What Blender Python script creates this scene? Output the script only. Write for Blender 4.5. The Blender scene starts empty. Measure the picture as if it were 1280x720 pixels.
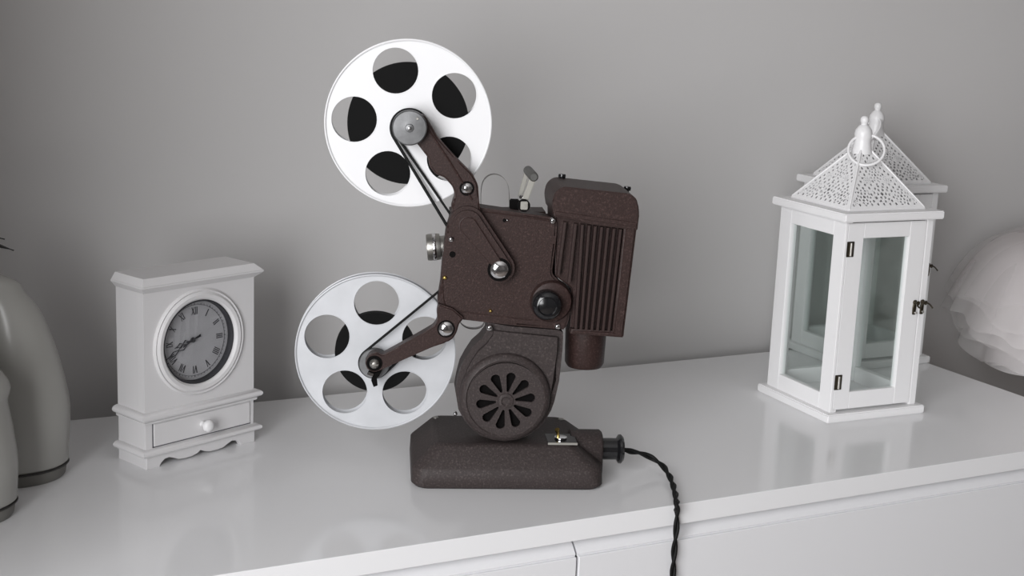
import bpy, bmesh, math, random
from mathutils import Vector, Matrix
R = math.radians
C = bpy.context.scene.collection
SC = bpy.context.scene
random.seed(4)
TOPZ = 0.74                      # height of the sideboard's top above the floor
# ------------------------------------------------------------------ camera
F, PITCH, ROLL, YAW = 1746.04, 0.207944, 0.040756, 0.478276
CAM = Vector((0, -1.31848, TOPZ + 0.414))
fw = Vector((math.sin(YAW)*math.cos(PITCH), math.cos(YAW)*math.cos(PITCH), -math.sin(PITCH)))
rt = Vector((math.cos(YAW), -math.sin(YAW), 0)); up = rt.cross(fw)
r2 = rt*math.cos(ROLL) + up*math.sin(ROLL); u2 = -rt*math.sin(ROLL) + up*math.cos(ROLL)
cd = bpy.data.cameras.new('camera'); cam = bpy.data.objects.new('camera', cd); C.objects.link(cam)
cd.sensor_width = 36; cd.lens = 36*F/1280; cd.clip_start = 0.02
m = Matrix.Identity(4)
for i in range(3):
    m[i][0] = r2[i]; m[i][1] = u2[i]; m[i][2] = -fw[i]; m[i][3] = CAM[i]
cam.matrix_world = m
SC.camera = cam
SC.cycles.transparent_max_bounces = 32

def ray(px, py): return fw + r2*((px-640)/F) - u2*((py-360)/F)
class Frame:
    """local axes of a thing: x right, y away, z up, seen from the front"""
    def __init__(s, origin, rz):
        s.o = Vector(origin); s.rz = rz
        s.x = Vector((math.cos(rz), math.sin(rz), 0)); s.y = Vector((-math.sin(rz), math.cos(rz), 0))
    def at(s, px, py, y=0.0):
        d = ray(px, py); P0 = s.o + s.y*y
        t = (P0-CAM).dot(s.y)/d.dot(s.y); P = CAM + d*t - P0
        return (P.dot(s.x), P.z)
    def pts(s, L, y=0.0): return [s.at(a, b, y) for a, b in L]

# ------------------------------------------------------------------ materials
def lin(c):
    return tuple(((v/255)/12.92 if v/255 <= .04045 else ((v/255+.055)/1.055)**2.4) for v in c)
def mat(name, rgb, rough=.5, metal=0., bump=0., scale=200., var=0., spec=None, coat=0., trans=0., emis=None, varscale=None):
    M = bpy.data.materials.new(name); M.use_nodes = True
    N = M.node_tree.nodes; Lk = M.node_tree.links; b = N['Principled BSDF']
    col = (*rgb, 1)
    b.inputs['Base Color'].default_value = col
    b.inputs['Roughness'].default_value = rough; b.inputs['Metallic'].default_value = metal
    if spec is not None: b.inputs['Specular IOR Level'].default_value = spec
    if coat: b.inputs['Coat Weight'].default_value = coat; b.inputs['Coat Roughness'].default_value = .05
    if trans: b.inputs['Transmission Weight'].default_value = trans
    tc = N.new('ShaderNodeTexCoord')
    if bump:
        n = N.new('ShaderNodeTexNoise'); n.inputs['Scale'].default_value = scale; n.inputs['Detail'].default_value = 3
        Lk.new(tc.outputs['Object'], n.inputs['Vector'])
        bp = N.new('ShaderNodeBump'); bp.inputs['Strength'].default_value = bump; bp.inputs['Distance'].default_value = .001
        Lk.new(n.outputs['Fac'], bp.inputs['Height']); Lk.new(bp.outputs['Normal'], b.inputs['Normal'])
    if var:
        n2 = N.new('ShaderNodeTexNoise'); n2.inputs['Scale'].default_value = varscale or scale; n2.inputs['Detail'].default_value = 4
        Lk.new(tc.outputs['Object'], n2.inputs['Vector'])
        r = N.new('ShaderNodeValToRGB'); e = r.color_ramp.elements
        e[0].position = .3; e[1].position = .7
        e[0].color = tuple(c*(1-var) for c in rgb) + (1,); e[1].color = tuple(min(1, c*(1+var)) for c in rgb) + (1,)
        Lk.new(n2.outputs['Fac'], r.inputs['Fac']); Lk.new(r.outputs['Color'], b.inputs['Base Color'])
    return M
def wrinkle(name, rgb, rough=.5):
    """crackle enamel: tiny blisters with lighter flecks"""
    M = mat(name, rgb, rough, 0, spec=.22)
    N = M.node_tree.nodes; L = M.node_tree.links; b = N['Principled BSDF']
    tc = N['Texture Coordinate']
    v = N.new('ShaderNodeTexVoronoi'); v.inputs['Scale'].default_value = 900
    n = N.new('ShaderNodeTexNoise'); n.inputs['Scale'].default_value = 640; n.inputs['Detail'].default_value = 3
    L.new(tc.outputs['Object'], v.inputs['Vector']); L.new(tc.outputs['Object'], n.inputs['Vector'])
    bp = N.new('ShaderNodeBump'); bp.inputs['Strength'].default_value = .22; bp.inputs['Distance'].default_value = .0004
    L.new(v.outputs['Distance'], bp.inputs['Height']); L.new(bp.outputs['Normal'], b.inputs['Normal'])
    r = N.new('ShaderNodeValToRGB'); e = r.color_ramp.elements
    e[0].position = .35; e[0].color = tuple(c*.8 for c in rgb)+(1,)
    e[1].position = .72; e[1].color = tuple(c*1.6+.006 for c in rgb)+(1,)
    x = r.color_ramp.elements.new(.56); x.color = (*rgb, 1)
    L.new(n.outputs['Fac'], r.inputs['Fac']); L.new(r.outputs['Color'], b.inputs['Base Color'])
    return M
def glass(name, tint, fac=.10):
    M = bpy.data.materials.new(name); M.use_nodes = True
    N = M.node_tree.nodes; L = M.node_tree.links
    for n in list(N): N.remove(n)
    o = N.new('ShaderNodeOutputMaterial'); t = N.new('ShaderNodeBsdfTransparent'); g = N.new('ShaderNodeBsdfGlossy')
    t.inputs['Color'].default_value = (*tint, 1); g.inputs['Roughness'].default_value = .02
    lw_ = N.new('ShaderNodeLayerWeight'); pw = N.new('ShaderNodeMath'); pw.operation = 'POWER'; pw.inputs[1].default_value = 5
    L.new(lw_.outputs['Facing'], pw.inputs[0]); ma = N.new('ShaderNodeMath'); ma.operation = 'MULTIPLY_ADD'
    ma.inputs[1].default_value = .9; ma.inputs[2].default_value = .07; L.new(pw.outputs[0], ma.inputs[0])
    mx = N.new('ShaderNodeMixShader')
    L.new(ma.outputs[0], mx.inputs[0]); L.new(t.outputs[0], mx.inputs[1]); L.new(g.outputs[0], mx.inputs[2])
    L.new(mx.outputs[0], o.inputs[0])
    return M
def tulle_mat(name, rgb, alpha):
    M = bpy.data.materials.new(name); M.use_nodes = True
    N = M.node_tree.nodes; L = M.node_tree.links
    for n in list(N): N.remove(n)
    o = N.new('ShaderNodeOutputMaterial'); t = N.new('ShaderNodeBsdfTransparent')
    d = N.new('ShaderNodeBsdfDiffuse'); d.inputs['Color'].default_value = (*rgb, 1)
    tl = N.new('ShaderNodeBsdfTranslucent'); tl.inputs['Color'].default_value = (*rgb, 1)
    m1 = N.new('ShaderNodeMixShader'); m1.inputs[0].default_value = .45
    L.new(d.outputs[0], m1.inputs[1]); L.new(tl.outputs[0], m1.inputs[2])
    m2 = N.new('ShaderNodeMixShader'); m2.inputs[0].default_value = alpha
    L.new(t.outputs[0], m2.inputs[1]); L.new(m1.outputs[0], m2.inputs[2]); L.new(m2.outputs[0], o.inputs[0])
    return M

M = {}
M['wall'] = mat('matte_grey_paint', (.575, .565, .56), .9, bump=.05, scale=300)
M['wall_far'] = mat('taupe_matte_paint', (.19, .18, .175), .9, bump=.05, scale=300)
M['ceiling'] = mat('ceiling_white', (.56, .55, .54), .9)
M['floor'] = mat('wood_floor', (.22, .19, .17), .5, var=.2, scale=12)
M['gloss'] = mat('white_gloss_lacquer', (.80, .80, .81), .13, spec=.5)
M['front'] = mat('white_satin_lacquer', (.74, .74, .755), .3, spec=.4)
M['white_wood'] = mat('white_painted_wood', (.80, .795, .80), .42, bump=.08, scale=90, spec=.4)
M['white_wood_clock'] = mat('white_painted_wood_aged', (.70, .69, .695), .5, bump=.1, scale=110, spec=.35)
M['white_metal'] = mat('white_enamelled_metal', (.76, .755, .76), .35, spec=.5)
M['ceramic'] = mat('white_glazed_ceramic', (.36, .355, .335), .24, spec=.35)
M['dark_rim'] = mat('dark_unglazed_rim', (.03, .028, .026), .6)
M['foot_grey'] = mat('vase_foot_grey', (.20, .195, .18), .8)  # grey of the vase foot, darker than the body
M['brown'] = wrinkle('brown_crackle_enamel', (.033, .0185, .0165), .48)
M['brown_grey'] = wrinkle('brown_crackle_dust_and_light', (.042, .033, .032), .55)  # brown enamel greyed for dust and for light painted in
M['fin'] = mat('brown_smooth_enamel', (.036, .021, .019), .33, spec=.55)
M['dark'] = mat('near_black_parts_and_hollow_shade', (.004, .0035, .0035), .9, spec=.1)  # near-black for dark fittings, and for shade painted into hollows
M['black_plastic'] = mat('black_bakelite', (.008, .008, .009), .15, spec=.6)
M['black_rubber'] = mat('black_rubber', (.005, .005, .005), .6, spec=.2)
M['chrome'] = mat('polished_chrome', (.75, .75, .76), .12, metal=1.)
M['brass'] = mat('yellow_brass', (.75, .55, .18), .25, metal=1.)
M['alu'] = mat('brushed_aluminium', (.17, .172, .175), .45, metal=.7, var=.25, varscale=90, bump=.04, scale=500)
M['pewter'] = mat('dull_pewter', (.32, .31, .29), .35, metal=.9)
M['grip'] = mat('grey_leather_grip', (.07, .07, .065), .5, bump=.2, scale=500)
M['strut'] = mat('pale_nickel_strut', (.34, .33, .30), .4, metal=.4)
M['reel_up'] = mat('near_white_reel', (.76, .76, .77), .42, spec=.4, metal=.0)  # near-white, paler than the lower reel
M['reel_low'] = mat('silver_grey_reel', (.53, .54, .56), .42, metal=.15, var=.06, scale=40)
M['film'] = mat('wound_black_film', (.006, .006, .006), .6, spec=.06)
M['film_loop'] = mat('film_loop_acetate', (.20, .19, .18), .25, spec=.6)
M['lens_glass'] = mat('dark_lens_glass', (.02, .025, .03), .03, spec=.8)
M['bronze'] = mat('antique_bronze', (.06, .05, .035), .35, metal=.7)
M['silver_pin'] = mat('worn_silver_pin', (.6, .58, .54), .3, metal=.8)
M['dial'] = mat('grey_paper_dial', (.50, .50, .52), .7, var=.04, scale=60)
M['ink'] = mat('dark_print_ink', (.03, .03, .035), .6)
M['ink_num'] = mat('numeral_ink', (.06, .06, .065), .6)
M['ink_and_gap_shade'] = mat('faded_print_and_gap_shade', (.09, .09, .10), .6)  # dial print, and the shade painted along the clock drawer
M['pane'] = glass('clear_pane_glass', (.962, .984, .976))
M['clock_glass'] = glass('thin_clock_glass', (.97, .97, .97))
M['tulle'] = tulle_mat('white_tulle', (.90, .87, .87), .26)
M['tulle_dense'] = tulle_mat('gathered_white_tulle', (.92, .89, .89), .46)
M['tulle_solid'] = tulle_mat('ivory_satin_lining', (.85, .83, .83), .97)
M['leaf'] = mat('black_dried_leaf', (.012, .012, .011), .6)

# ------------------------------------------------------------------ mesh helpers
def obj(name, bm, m, parent=None, smooth=35):
    me = bpy.data.meshes.new(name); bmesh.ops.recalc_face_normals(bm, faces=bm.faces)
    bm.to_mesh(me); bm.free()
    for mm in (m if isinstance(m, (list, tuple)) else [m]): me.materials.append(mm)
    if smooth:
        for p in me.polygons: p.use_smooth = True
        me.set_sharp_from_angle(angle=R(smooth))
    o = bpy.data.objects.new(name, me); C.objects.link(o)
    if parent: o.parent = parent
    return o
def thing(name, label, cat, loc=(0, 0, 0), rz=0, group=None):
    o = bpy.data.objects.new(name, None); C.objects.link(o); o.empty_display_size = .03
    o.location = loc; o.rotation_euler = (0, 0, rz); o['label'] = label; o['category'] = cat
    if group: o['group'] = group
    return o
def struct(name, bm, m):
    o = obj(name, bm, m, None, 0); o['kind'] = 'structure'; return o
def copy_tree(o, parent=None):
    c = o.copy(); C.objects.link(c); c.parent = parent
    for ch in list(o.children): copy_tree(ch, c)
    return c
def NB(): return bmesh.new()
def box(bm, x0, x1, y0, y1, z0, z1, bev=0, seg=2):
    r = bmesh.ops.create_cube(bm, size=1); vs = r['verts']
    for v in vs:
        v.co = Vector(((x0+x1)/2 + v.co.x*(x1-x0), (y0+y1)/2 + v.co.y*(y1-y0), (z0+z1)/2 + v.co.z*(z1-z0)))
    if bev:
        es = list({e for v in vs for e in v.link_edges})
        bmesh.ops.bevel(bm, geom=es, offset=bev, segments=seg, affect='EDGES', clamp_overlap=True)
    return vs
def roundpoly(P, rad, n=5):
    """round the corners of a closed 2D polygon; rad a number or list"""
    out = []; N = len(P)
    for i in range(N):
        p = Vector(P[i]); a = Vector(P[i-1]); b = Vector(P[(i+1) % N])
        r = rad[i] if isinstance(rad, (list, tuple)) else rad
        d1 = a-p; d2 = b-p
        if r <= 0 or d1.length < 1e-7 or d2.length < 1e-7: out.append(tuple(p)); continue
        t = min(r, d1.length*.48, d2.length*.48)
        s = p + d1.normalized()*t; e = p + d2.normalized()*t
        for k in range(n+1):
            q = k/n; out.append(tuple(s*(1-q)**2 + p*2*q*(1-q) + e*q*q))
    return out
def area2(P): return sum(P[i-1][0]*P[i][1]-P[i][0]*P[i-1][1] for i in range(len(P)))
def prism(bm, P, y0, y1, bev=0, seg=3, bevback=0):
    """outline P in (x, z), front at y0, back at y1"""
    if area2(P) < 0: P = P[::-1]
    vs = [bm.verts.new((x, y0, z)) for x, z in P]
    f = bm.faces.new(vs)
    r = bmesh.ops.extrude_face_region(bm, geom=[f])
    nv = [g for g in r['geom'] if isinstance(g, bmesh.types.BMVert)]
    for v in nv: v.co.y = y1
    fe = list(f.edges); nf = [g for g in r['geom'] if isinstance(g, bmesh.types.BMFace)][0]; be = list(nf.edges)
    if bev: bmesh.ops.bevel(bm, geom=fe, offset=bev, segments=seg, affect='EDGES', clamp_overlap=True)
    if bevback: bmesh.ops.bevel(bm, geom=[e for e in be if e.is_valid], offset=bevback, segments=seg, affect='EDGES', clamp_overlap=True)
def lathe(bm, prof, M4=None, n=40, cap=True):
    """prof list of (r, h) around local z; M4 places it"""
    M4 = M4 or Matrix.Identity(4); rings = []
    for r, h in prof:
        if r < 1e-6: rings.append([bm.verts.new(M4 @ Vector((0, 0, h)))])
        else: rings.append([bm.verts.new(M4 @ Vector((r*math.cos(2*math.pi*k/n), r*math.sin(2*math.pi*k/n), h))) for k in range(n)])
    for a, b in zip(rings, rings[1:]):
        for k in range(n):
            k2 = (k+1) % n
            if len(a) == 1 and len(b) == 1: continue
            if len(a) == 1: bm.faces.new((a[0], b[k], b[k2]))
            elif len(b) == 1: bm.faces.new((a[k], a[k2], b[0]))
            else: bm.faces.new((a[k], a[k2], b[k2], b[k]))
    if cap:
        if len(rings[0]) > 1: bm.faces.new(rings[0])
        if len(rings[-1]) > 1: bm.faces.new(rings[-1])
def toward(x, y, z):
    """matrix whose +z points to the viewer side (-y), at (x,y,z)"""
    return Matrix.Translation((x, y, z)) @ Matrix.Rotation(R(90), 4, 'X')
def along_x(x, y, z, tilt=0):
    return Matrix.Translation((x, y, z)) @ Matrix.Rotation(tilt, 4, 'Y') @ Matrix.Rotation(R(90), 4, 'Y')
def tube(bm, pts, r, n=8, closed=False, cap=True):
    pts = [Vector(p) for p in pts]; N = len(pts); rings = []; prev = None
    for i, p in enumerate(pts):
        if closed: t = pts[(i+1) % N]-pts[i-1]
        else: t = pts[min(i+1, N-1)]-pts[max(i-1, 0)]
        t.normalize()
        if prev is None:
            a = Vector((0, 0, 1)) if abs(t.z) < .9 else Vector((1, 0, 0)); nx = t.cross(a).normalized()
        else: nx = (prev - t*prev.dot(t)).normalized()
        prev = nx; ny = t.cross(nx)
        rr = r[i] if isinstance(r, (list, tuple)) else r
        rings.append([bm.verts.new(p + nx*rr*math.cos(2*math.pi*k/n) + ny*rr*math.sin(2*math.pi*k/n)) for k in range(n)])
    pairs = list(zip(rings, rings[1:])) + ([(rings[-1], rings[0])] if closed else [])
    for a, b in pairs:
        for k in range(n): bm.faces.new((a[k], a[(k+1) % n], b[(k+1) % n], b[k]))
    if not closed and cap: bm.faces.new(rings[0]); bm.faces.new(rings[-1])
def spline(pts, n=12):
    P = [Vector(p) for p in pts]; P = [2*P[0]-P[1]] + P + [2*P[-1]-P[-2]]; out = []
    for i in range(1, len(P)-2):
        a, b, c, d = P[i-1:i+3]
        for k in range(n):
            t = k/n
            out.append(.5*((2*b)+(c-a)*t+(2*a-5*b+4*c-d)*t*t+(3*b-a-3*c+d)*t**3))
    out.append(P[-2]); return out
def circ(cx, cz, r, n=40, a0=0): return [(cx+r*math.cos(a0+2*math.pi*k/n), cz+r*math.sin(a0+2*math.pi*k/n)) for k in range(n)]
def plate_with_holes(bm, outer, holes, y0, y1):
    """flat plate with real holes: fill between loops and extrude"""
    es = []
    for P in [outer]+holes:
        vs = [bm.verts.new((x, y0, z)) for x, z in P]
        es += [bm.edges.new((vs[i-1], vs[i])) for i in range(len(vs))]
    r = bmesh.ops.triangle_fill(bm, use_beauty=True, use_dissolve=False, edges=es)
    fs = [g for g in r['geom'] if isinstance(g, bmesh.types.BMFace)]
    bmesh.ops.recalc_face_normals(bm, faces=fs)
    x = bmesh.ops.extrude_face_region(bm, geom=fs)
    for g in x['geom']:
        if isinstance(g, bmesh.types.BMVert): g.co.y = y1

# ------------------------------------------------------------------ the room
WY = .042                        # front of the wall behind the sideboard
XL, XR, YB, H = -.75, 3.6, -3.8, 2.5
b = NB(); box(b, XL-.2, XR+.2, WY, WY+.15, 0, H+.1); struct('wall_back', b, M['wall'])
b = NB(); box(b, XR, XR+.15, YB, WY, 0, H+.1); struct('wall_right', b, M['wall_far'])
b = NB(); box(b, XL-.2, XR+.2, YB-.15, YB, 0, H+.1); struct('wall_front', b, M['wall_far'])
WY0, WY1, WZ0, WZ1 = -2.6, -.95, .62, 1.95
b = NB()
box(b, XL-.15, XL, WY1, WY, 0, H+.1); box(b, XL-.15, XL, YB, WY0, 0, H+.1)
box(b, XL, -.07, -.515, WY, 0, H+.1); box(b, XL-.15, XL, WY0, WY1, 0, WZ0); box(b, XL-.15, XL, WY0, WY1, WZ1, H+.1)  # first box: unseen wall return, added to darken the left end
struct('wall_left_and_shade_return', b, M['wall'])
b = NB(); box(b, XL-.2, XR+.2, YB-.2, WY+.2, -.1, 0); struct('floor', b, M['floor'])
b = NB(); box(b, XL-.2, XR+.2, YB-.2, WY+.2, H, H+.1); struct('ceiling', b, M['ceiling'])
b = NB()
for y0, y1, z0, z1 in ((WY0, WY1, WZ0, WZ0+.05), (WY0, WY1, WZ1-.05, WZ1), (WY0, WY0+.05, WZ0, WZ1), (WY1-.05, WY1, WZ0, WZ1), (-1.80, -1.76, WZ0, WZ1)):
    box(b, XL-.14, XL-.09, y0, y1, z0, z1)
struct('window_1', b, M['front'])
b = NB(); box(b, XL, XR, WY-.012, WY, 0, .07, .003); struct('baseboard_back', b, M['front'])

# ------------------------------------------------------------------ sideboard
D = .4003; CX0, CX1 = -.06, 1.1934
sb = thing('sideboard', 'long white high-gloss sideboard standing along the grey wall', 'sideboard', (0, 0, 0))
T = TOPZ
b = NB(); box(b, CX0, CX1, -D, 0, T-.018, T, .0004, 1); obj('top_panel', b, M['gloss'], sb)
SEAM = .5465
b = NB(); box(b, CX1-.018, CX1, -D+.001, 0, .06, T-.0182, .001); obj('side_panel', b, M['front'], sb)
b = NB(); box(b, CX0, CX0+.018, -D+.001, 0, .06, T-.0182, .001); obj('side_panel', b, M['front'], sb)
b = NB(); box(b, CX0+.018, CX1-.018, -.012, 0, .06, T-.0182); obj('back_panel', b, M['front'], sb)
b = NB(); box(b, CX0+.018, CX1-.018, -D+.02, -.012, .06, .078); obj('bottom_panel', b, M['front'], sb)
b = NB(); box(b, CX0+.03, CX1-.03, -D+.05, -.03, 0, .06); obj('plinth', b, M['front'], sb)
def drawer(x0, x1, z0, z1, name='drawer'):
    b = NB(); box(b, x0, x1, -D, -D+.018, z0, z1, .0005, 1)
    d = obj(name, b, M['front'], sb)
    # scooped finger groove above the front
    b = NB(); prof = []
    ya, za, yb, zb = -D+.0150, z1+.0138, -D+.0022, z1+.0018
    for k in range(11):
        a = k/10*math.pi/2
        t_ = k/10; prof.append((ya + (yb-ya)*(.8*t_+.2*math.sin(a)), za + (zb-za)*(.8*t_+.2*(1-math.cos(a)))))
    prof += [(-D+.004, z1-.002), (ya+.006, z1-.002), (ya+.006, za)]
    v0 = [b.verts.new((x0, y, z)) for y, z in prof]; v1 = [b.verts.new((x1, y, z)) for y, z in prof]
    for k in range(len(prof)): b.faces.new((v0[k-1], v0[k], v1[k], v1[k-1]))
    b.faces.new(v0); b.faces.new(v1)
    obj('finger_groove', b, M['front'], d)
    return d
g = .0012
for a, c in ((CX0+.002, SEAM-g), (SEAM+g, CX1-.0015)):
    drawer(a, c, T-.0325-.19, T-.0325)
    drawer(a, c, T-.0325-.19-.016-.19, T-.0325-.19-.016)
    drawer(a, c, .065, T-.0325-.19-.016-.19-.016)

# ------------------------------------------------------------------ projector
PO = (.5210, -.3185, T); PR = R(-22)
pf = Frame(PO, PR)
pj = thing('film_projector', 'vintage brown crackle-finish film projector with two reel arms on the white sideboard', 'projector', PO, PR)
A = pf.at
def sym(b, px, py, y, prof, n=40):
    x, z = A(px, py, y); lathe(b, prof, toward(x, y, z), n)
# --- base
xl, _ = A(514, 608, .0); xr, _ = A(755.5, 608, .0)
def rect_loop(x0, x1, y0, y1, r, z, n=6):
    out = []
    for cx, cy, a in ((x1-r, y0+r, -90), (x1-r, y1-r, 0), (x0+r, y1-r, 90), (x0+r, y0+r, 180)):
        for k in range(n+1):
            t = R(a + 90*k/n); out.append((cx+r*math.cos(t), cy+r*math.sin(t), z))
    return out
b = NB()
BD = .112
loops = [rect_loop(xl+.003, xr-.003, .003, BD-.003, .012, .0),
         rect_loop(xl, xr, 0, BD, .014, .003),
         rect_loop(xl+.0006, xr-.0006, .0006, BD-.0006, .014, .0165),
         rect_loop(xl+.002, xr-.002, .002, BD-.002, .014, .0185),
         rect_loop(xl+.017, xr-.022, .012, BD-.012, .010, .0335),
         rect_loop(xl+.019, xr-.026, .0145, BD-.0145, .009, .0355),
         rect_loop(xl+.023, xr-.031, .019, BD-.019, .006, .0362)]
rings = [[b.verts.new(p) for p in L] for L in loops]
for a, c in zip(rings, rings[1:]):
    n = len(a)
    for k in range(n): b.faces.new((a[k], a[(k+1) % n], c[(k+1) % n], c[k]))
b.faces.new(rings[0]); b.faces.new(rings[-1])
# rounded socket housing on the right end
bx0, _ = A(712, 560, .045); bx1, _ = A(751, 560, .045)
sx, sz = A(765, 561, .045)
hw = []
for k in range(13):
    a = math.pi*k/12; hw.append((.045+.0165*math.cos(a)*1.0, sz+.002+.0150*math.sin(a)**.8))
hw += [(.0285, .004), (.0615, .004)]
v0 = [b.verts.new((bx0, y, z)) for y, z in hw]; v1 = [b.verts.new((bx1-.002, y, z)) for y, z in hw]
cy = .045; cz = sz
v2 = [b.verts.new((bx1, cy+(y-cy)*.88, cz+(z-cz)*.9)) for y, z in hw]
for A_, B_ in ((v0, v1), (v1, v2)):
    for k in range(len(hw)): b.faces.new((A_[k-1], A_[k], B_[k], B_[k-1]))
b.faces.new(v0); b.faces.new(v2)
base = obj('base', b, M['brown_grey'], pj, 50)
# switch plate
b = NB()
p0 = A(684, 556, .020); p1 = A(721, 556, .020)
box(b, p0[0], p1[0], .016, .042, .0358, .0376, .0004)
sp = obj('switch_plate', b, M['black_plastic'], base)
b = NB(); box(b, p0[0], p1[0], .0148, .0160, .0360, .0379, .0002); obj('plate_edge', b, M['strut'], sp)
b = NB(); tx, _ = A(698, 548, .028)
tube(b, [(tx, .028, .038), (tx-.001, .026, .043), (tx-.002, .0245, .047)], [.0018, .0013, .0022], 10)
obj('toggle_switch', b, M['brass'], sp)
b = NB(); lathe(b, [(.0055, 0), (.0055, .0012), (.0035, .002)], Matrix.Translation((tx+.002, .028, .038)), 20); obj('switch_collar', b, M['chrome'], sp)
for px, py in ((545, 522), (702, 519)):
    b = NB(); x, z = A(px, py, .085); lathe(b, [(.0025, 0), (.0025, .0009), (0, .0014)], Matrix.Translation((x, .088, .0360)), 12)
    obj('base_screw', b, M['pewter'], base)
# power socket on the base
b = NB()
e1, _ = A(778, 561, .045)
lathe(b, [(.0096, 0), (.0096, e1-bx1-.006), (.0105, e1-bx1-.0055), (.0128, e1-bx1-.004), (.0130, e1-bx1-.002), (.011, e1-bx1), (.004, e1-bx1+.0005), (0, e1-bx1+.0005)], along_x(bx1, .045, sz), 32)
PLUG_END = (e1, .045, sz); PLUG_B = b; PLUG_X0 = bx1

# --- blower
yB = .0165
px_ = lambda L, y: pf.pts(L, y)
hous = [(568, 490), (569, 474), (573, 459), (580, 446), (588, 434), (599, 424), (605, 416), (607, 404), (640, 407.5), (700, 413.5), (705, 417), (704, 440), (699, 475), (694, 503), (690, 514), (680, 531)]
for k in range(9):
    a = R(-48 - k*14); hous.append((631+63*math.cos(a), 492-61*math.sin(a)))
b = NB(); prism(b, px_([(x+(3.5 if x < 612 and y < 485 else 1.5 if x < 600 else 0), y+1) for x, y in hous], yB), yB, yB+.032, .006, 4, .003)
blower = obj('blower_housing', b, M['brown_grey'], pj, 50)
cx, cz = A(631.5, 497.5, yB-.004)
r1 = .0385
b = NB()
lathe(b, [(r1, -.008), (r1, .0005), (r1-.0012, .0028), (r1-.004, .0042), (.0335, .0046), (.0325, .0036), (.0320, .0036), (.0318, -.004)], toward(cx, yB-.002, cz), 64, cap=False)
obj('blower_rim', b, M['brown_grey'], blower, 40)
# grille with ten petal slots
b = NB(); holes = []
gx, gz = A(632, 501, yB-.005)
for k in range(10):
    a = R(80+36*k); P = []
    ri, ro = .0080, .0242
    for t in range(7):       # outer round end
        th = R(-80+160*t/6); rr = .0041
        P.append((ro-rr+rr*math.cos(th)+.001, rr*math.sin(th)))
    for t in range(5):
        th = R(110+140*t/4); rr = .0011
        P.append((ri+rr+rr*math.cos(th), rr*math.sin(th)))
    holes.append([(gx+x*math.cos(a)-z*math.sin(a), gz+x*math.sin(a)+z*math.cos(a)) for x, z in P])
plate_with_holes(b, circ(gx, gz, .0332, 64), holes, yB-.0055, yB-.003)
lathe(b, [(.0068, 0), (.0064, .0012), (.0040, .0016), (.0032, .0006), (0, .0004)], toward(gx, yB-.0054, gz), 24)
obj('vent_grille', b, M['brown_grey'], blower, 40)
b = NB(); lathe(b, [(.0315, 0), (.0315, .0004)], toward(gx, yB-.0003, gz), 48)  # near-black disc: the hollow's shade painted in behind the grille
obj('cavity_shade_disc', b, M['dark'], blower)

# --- gear case
yC = .020
case = [(566, 262), (580, 256), (601, 259.5), (650, 266), (690, 272), (697, 277), (695, 300), (690, 343), (700, 352), (711, 368), (714, 385), (711, 402), (706, 413), (640, 406.5), (578, 399.5), (560, 397), (548, 390), (547, 376), (551, 353), (553.5, 322), (558, 286)]
b = NB(); prism(b, px_(roundpoly(case, 5, 3), yC), yC, yC+.0165, .0035, 4, .001)
gc = obj('gear_case', b, M['brown'], pj, 50)
# raised seam ridge along top and left of the case cover
b = NB()
rid = [(604, 264), (650, 270), (688, 276)]
tube(b, [(x, yC-.0001, z) for x, z in px_(rid, yC)], .0008, 6); obj('cover_ridge', b, M['brown'], gc)
b = NB()
rid = [(553, 345), (554, 372), (560, 385), (575, 389), (606, 393), (640, 397), (672, 401)]
tube(b, spline([(x, yC-.0001, z) for x, z in px_(rid, yC)], 4), .0006, 6); obj('cover_ridge', b, M['brown'], gc)
# knob boss and knob
b = NB(); x, z = A(687, 378, yC-.002)
lathe(b, [(.0178, -.012), (.0178, .0015), (.0165, .0042), (.0135, .0052), (0, .0052)], toward(x+.0012, yC-.001, z+.001), 40)
boss = obj('knob_boss', b, M['brown'], gc, 40)
b = NB(); x, z = A(684, 382, yC-.014)
lathe(b, [(.0125, -.009), (.0125, -.002), (.0122, .001), (.0108, .0032), (.0080, .0042), (.0072, .0026), (.0045, .0032), (0, .0036)], toward(x, yC-.014, z), 40)
obj('focus_knob', b, M['black_plastic'], boss, 40)
# belt guard: long boss from upper left to chrome screw
yG = .008
def capsule(p0, r0, p1, r1, n=16):
    p0 = Vector(p0); p1 = Vector(p1); d = p1-p0; L = d.length; a = math.atan2(d.y, d.x); g_ = math.acos(max(-1, min(1, (r0-r1)/L)))
    out = []
    for k in range(n+1): t = a+g_+(2*math.pi-2*g_)*k/n; out.append((p0.x+r0*math.cos(t), p0.y+r0*math.sin(t)))
    for k in range(n+1): t = a-g_+2*g_*k/n; out.append((p1.x+r1*math.cos(t), p1.y+r1*math.sin(t)))
    return out
c0 = A(584, 281, yG); c1 = A(624.5, 336, yG)
P = capsule(c0, .0150, c1, .0128)
b = NB(); prism(b, P, yG, yC+.002, .003, 4); guard = obj('belt_guard', b, M['brown'], pj, 50)
P2 = capsule((c0[0]+.001, c0[1]-.0005), .0078, (c1[0]-.0015, c1[1]+.003), .0050)
b = NB(); prism(b, P2, yG-.0016, yG+.001, .0012, 3); obj('guard_rib', b, M['brown'], guard, 50)
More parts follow.
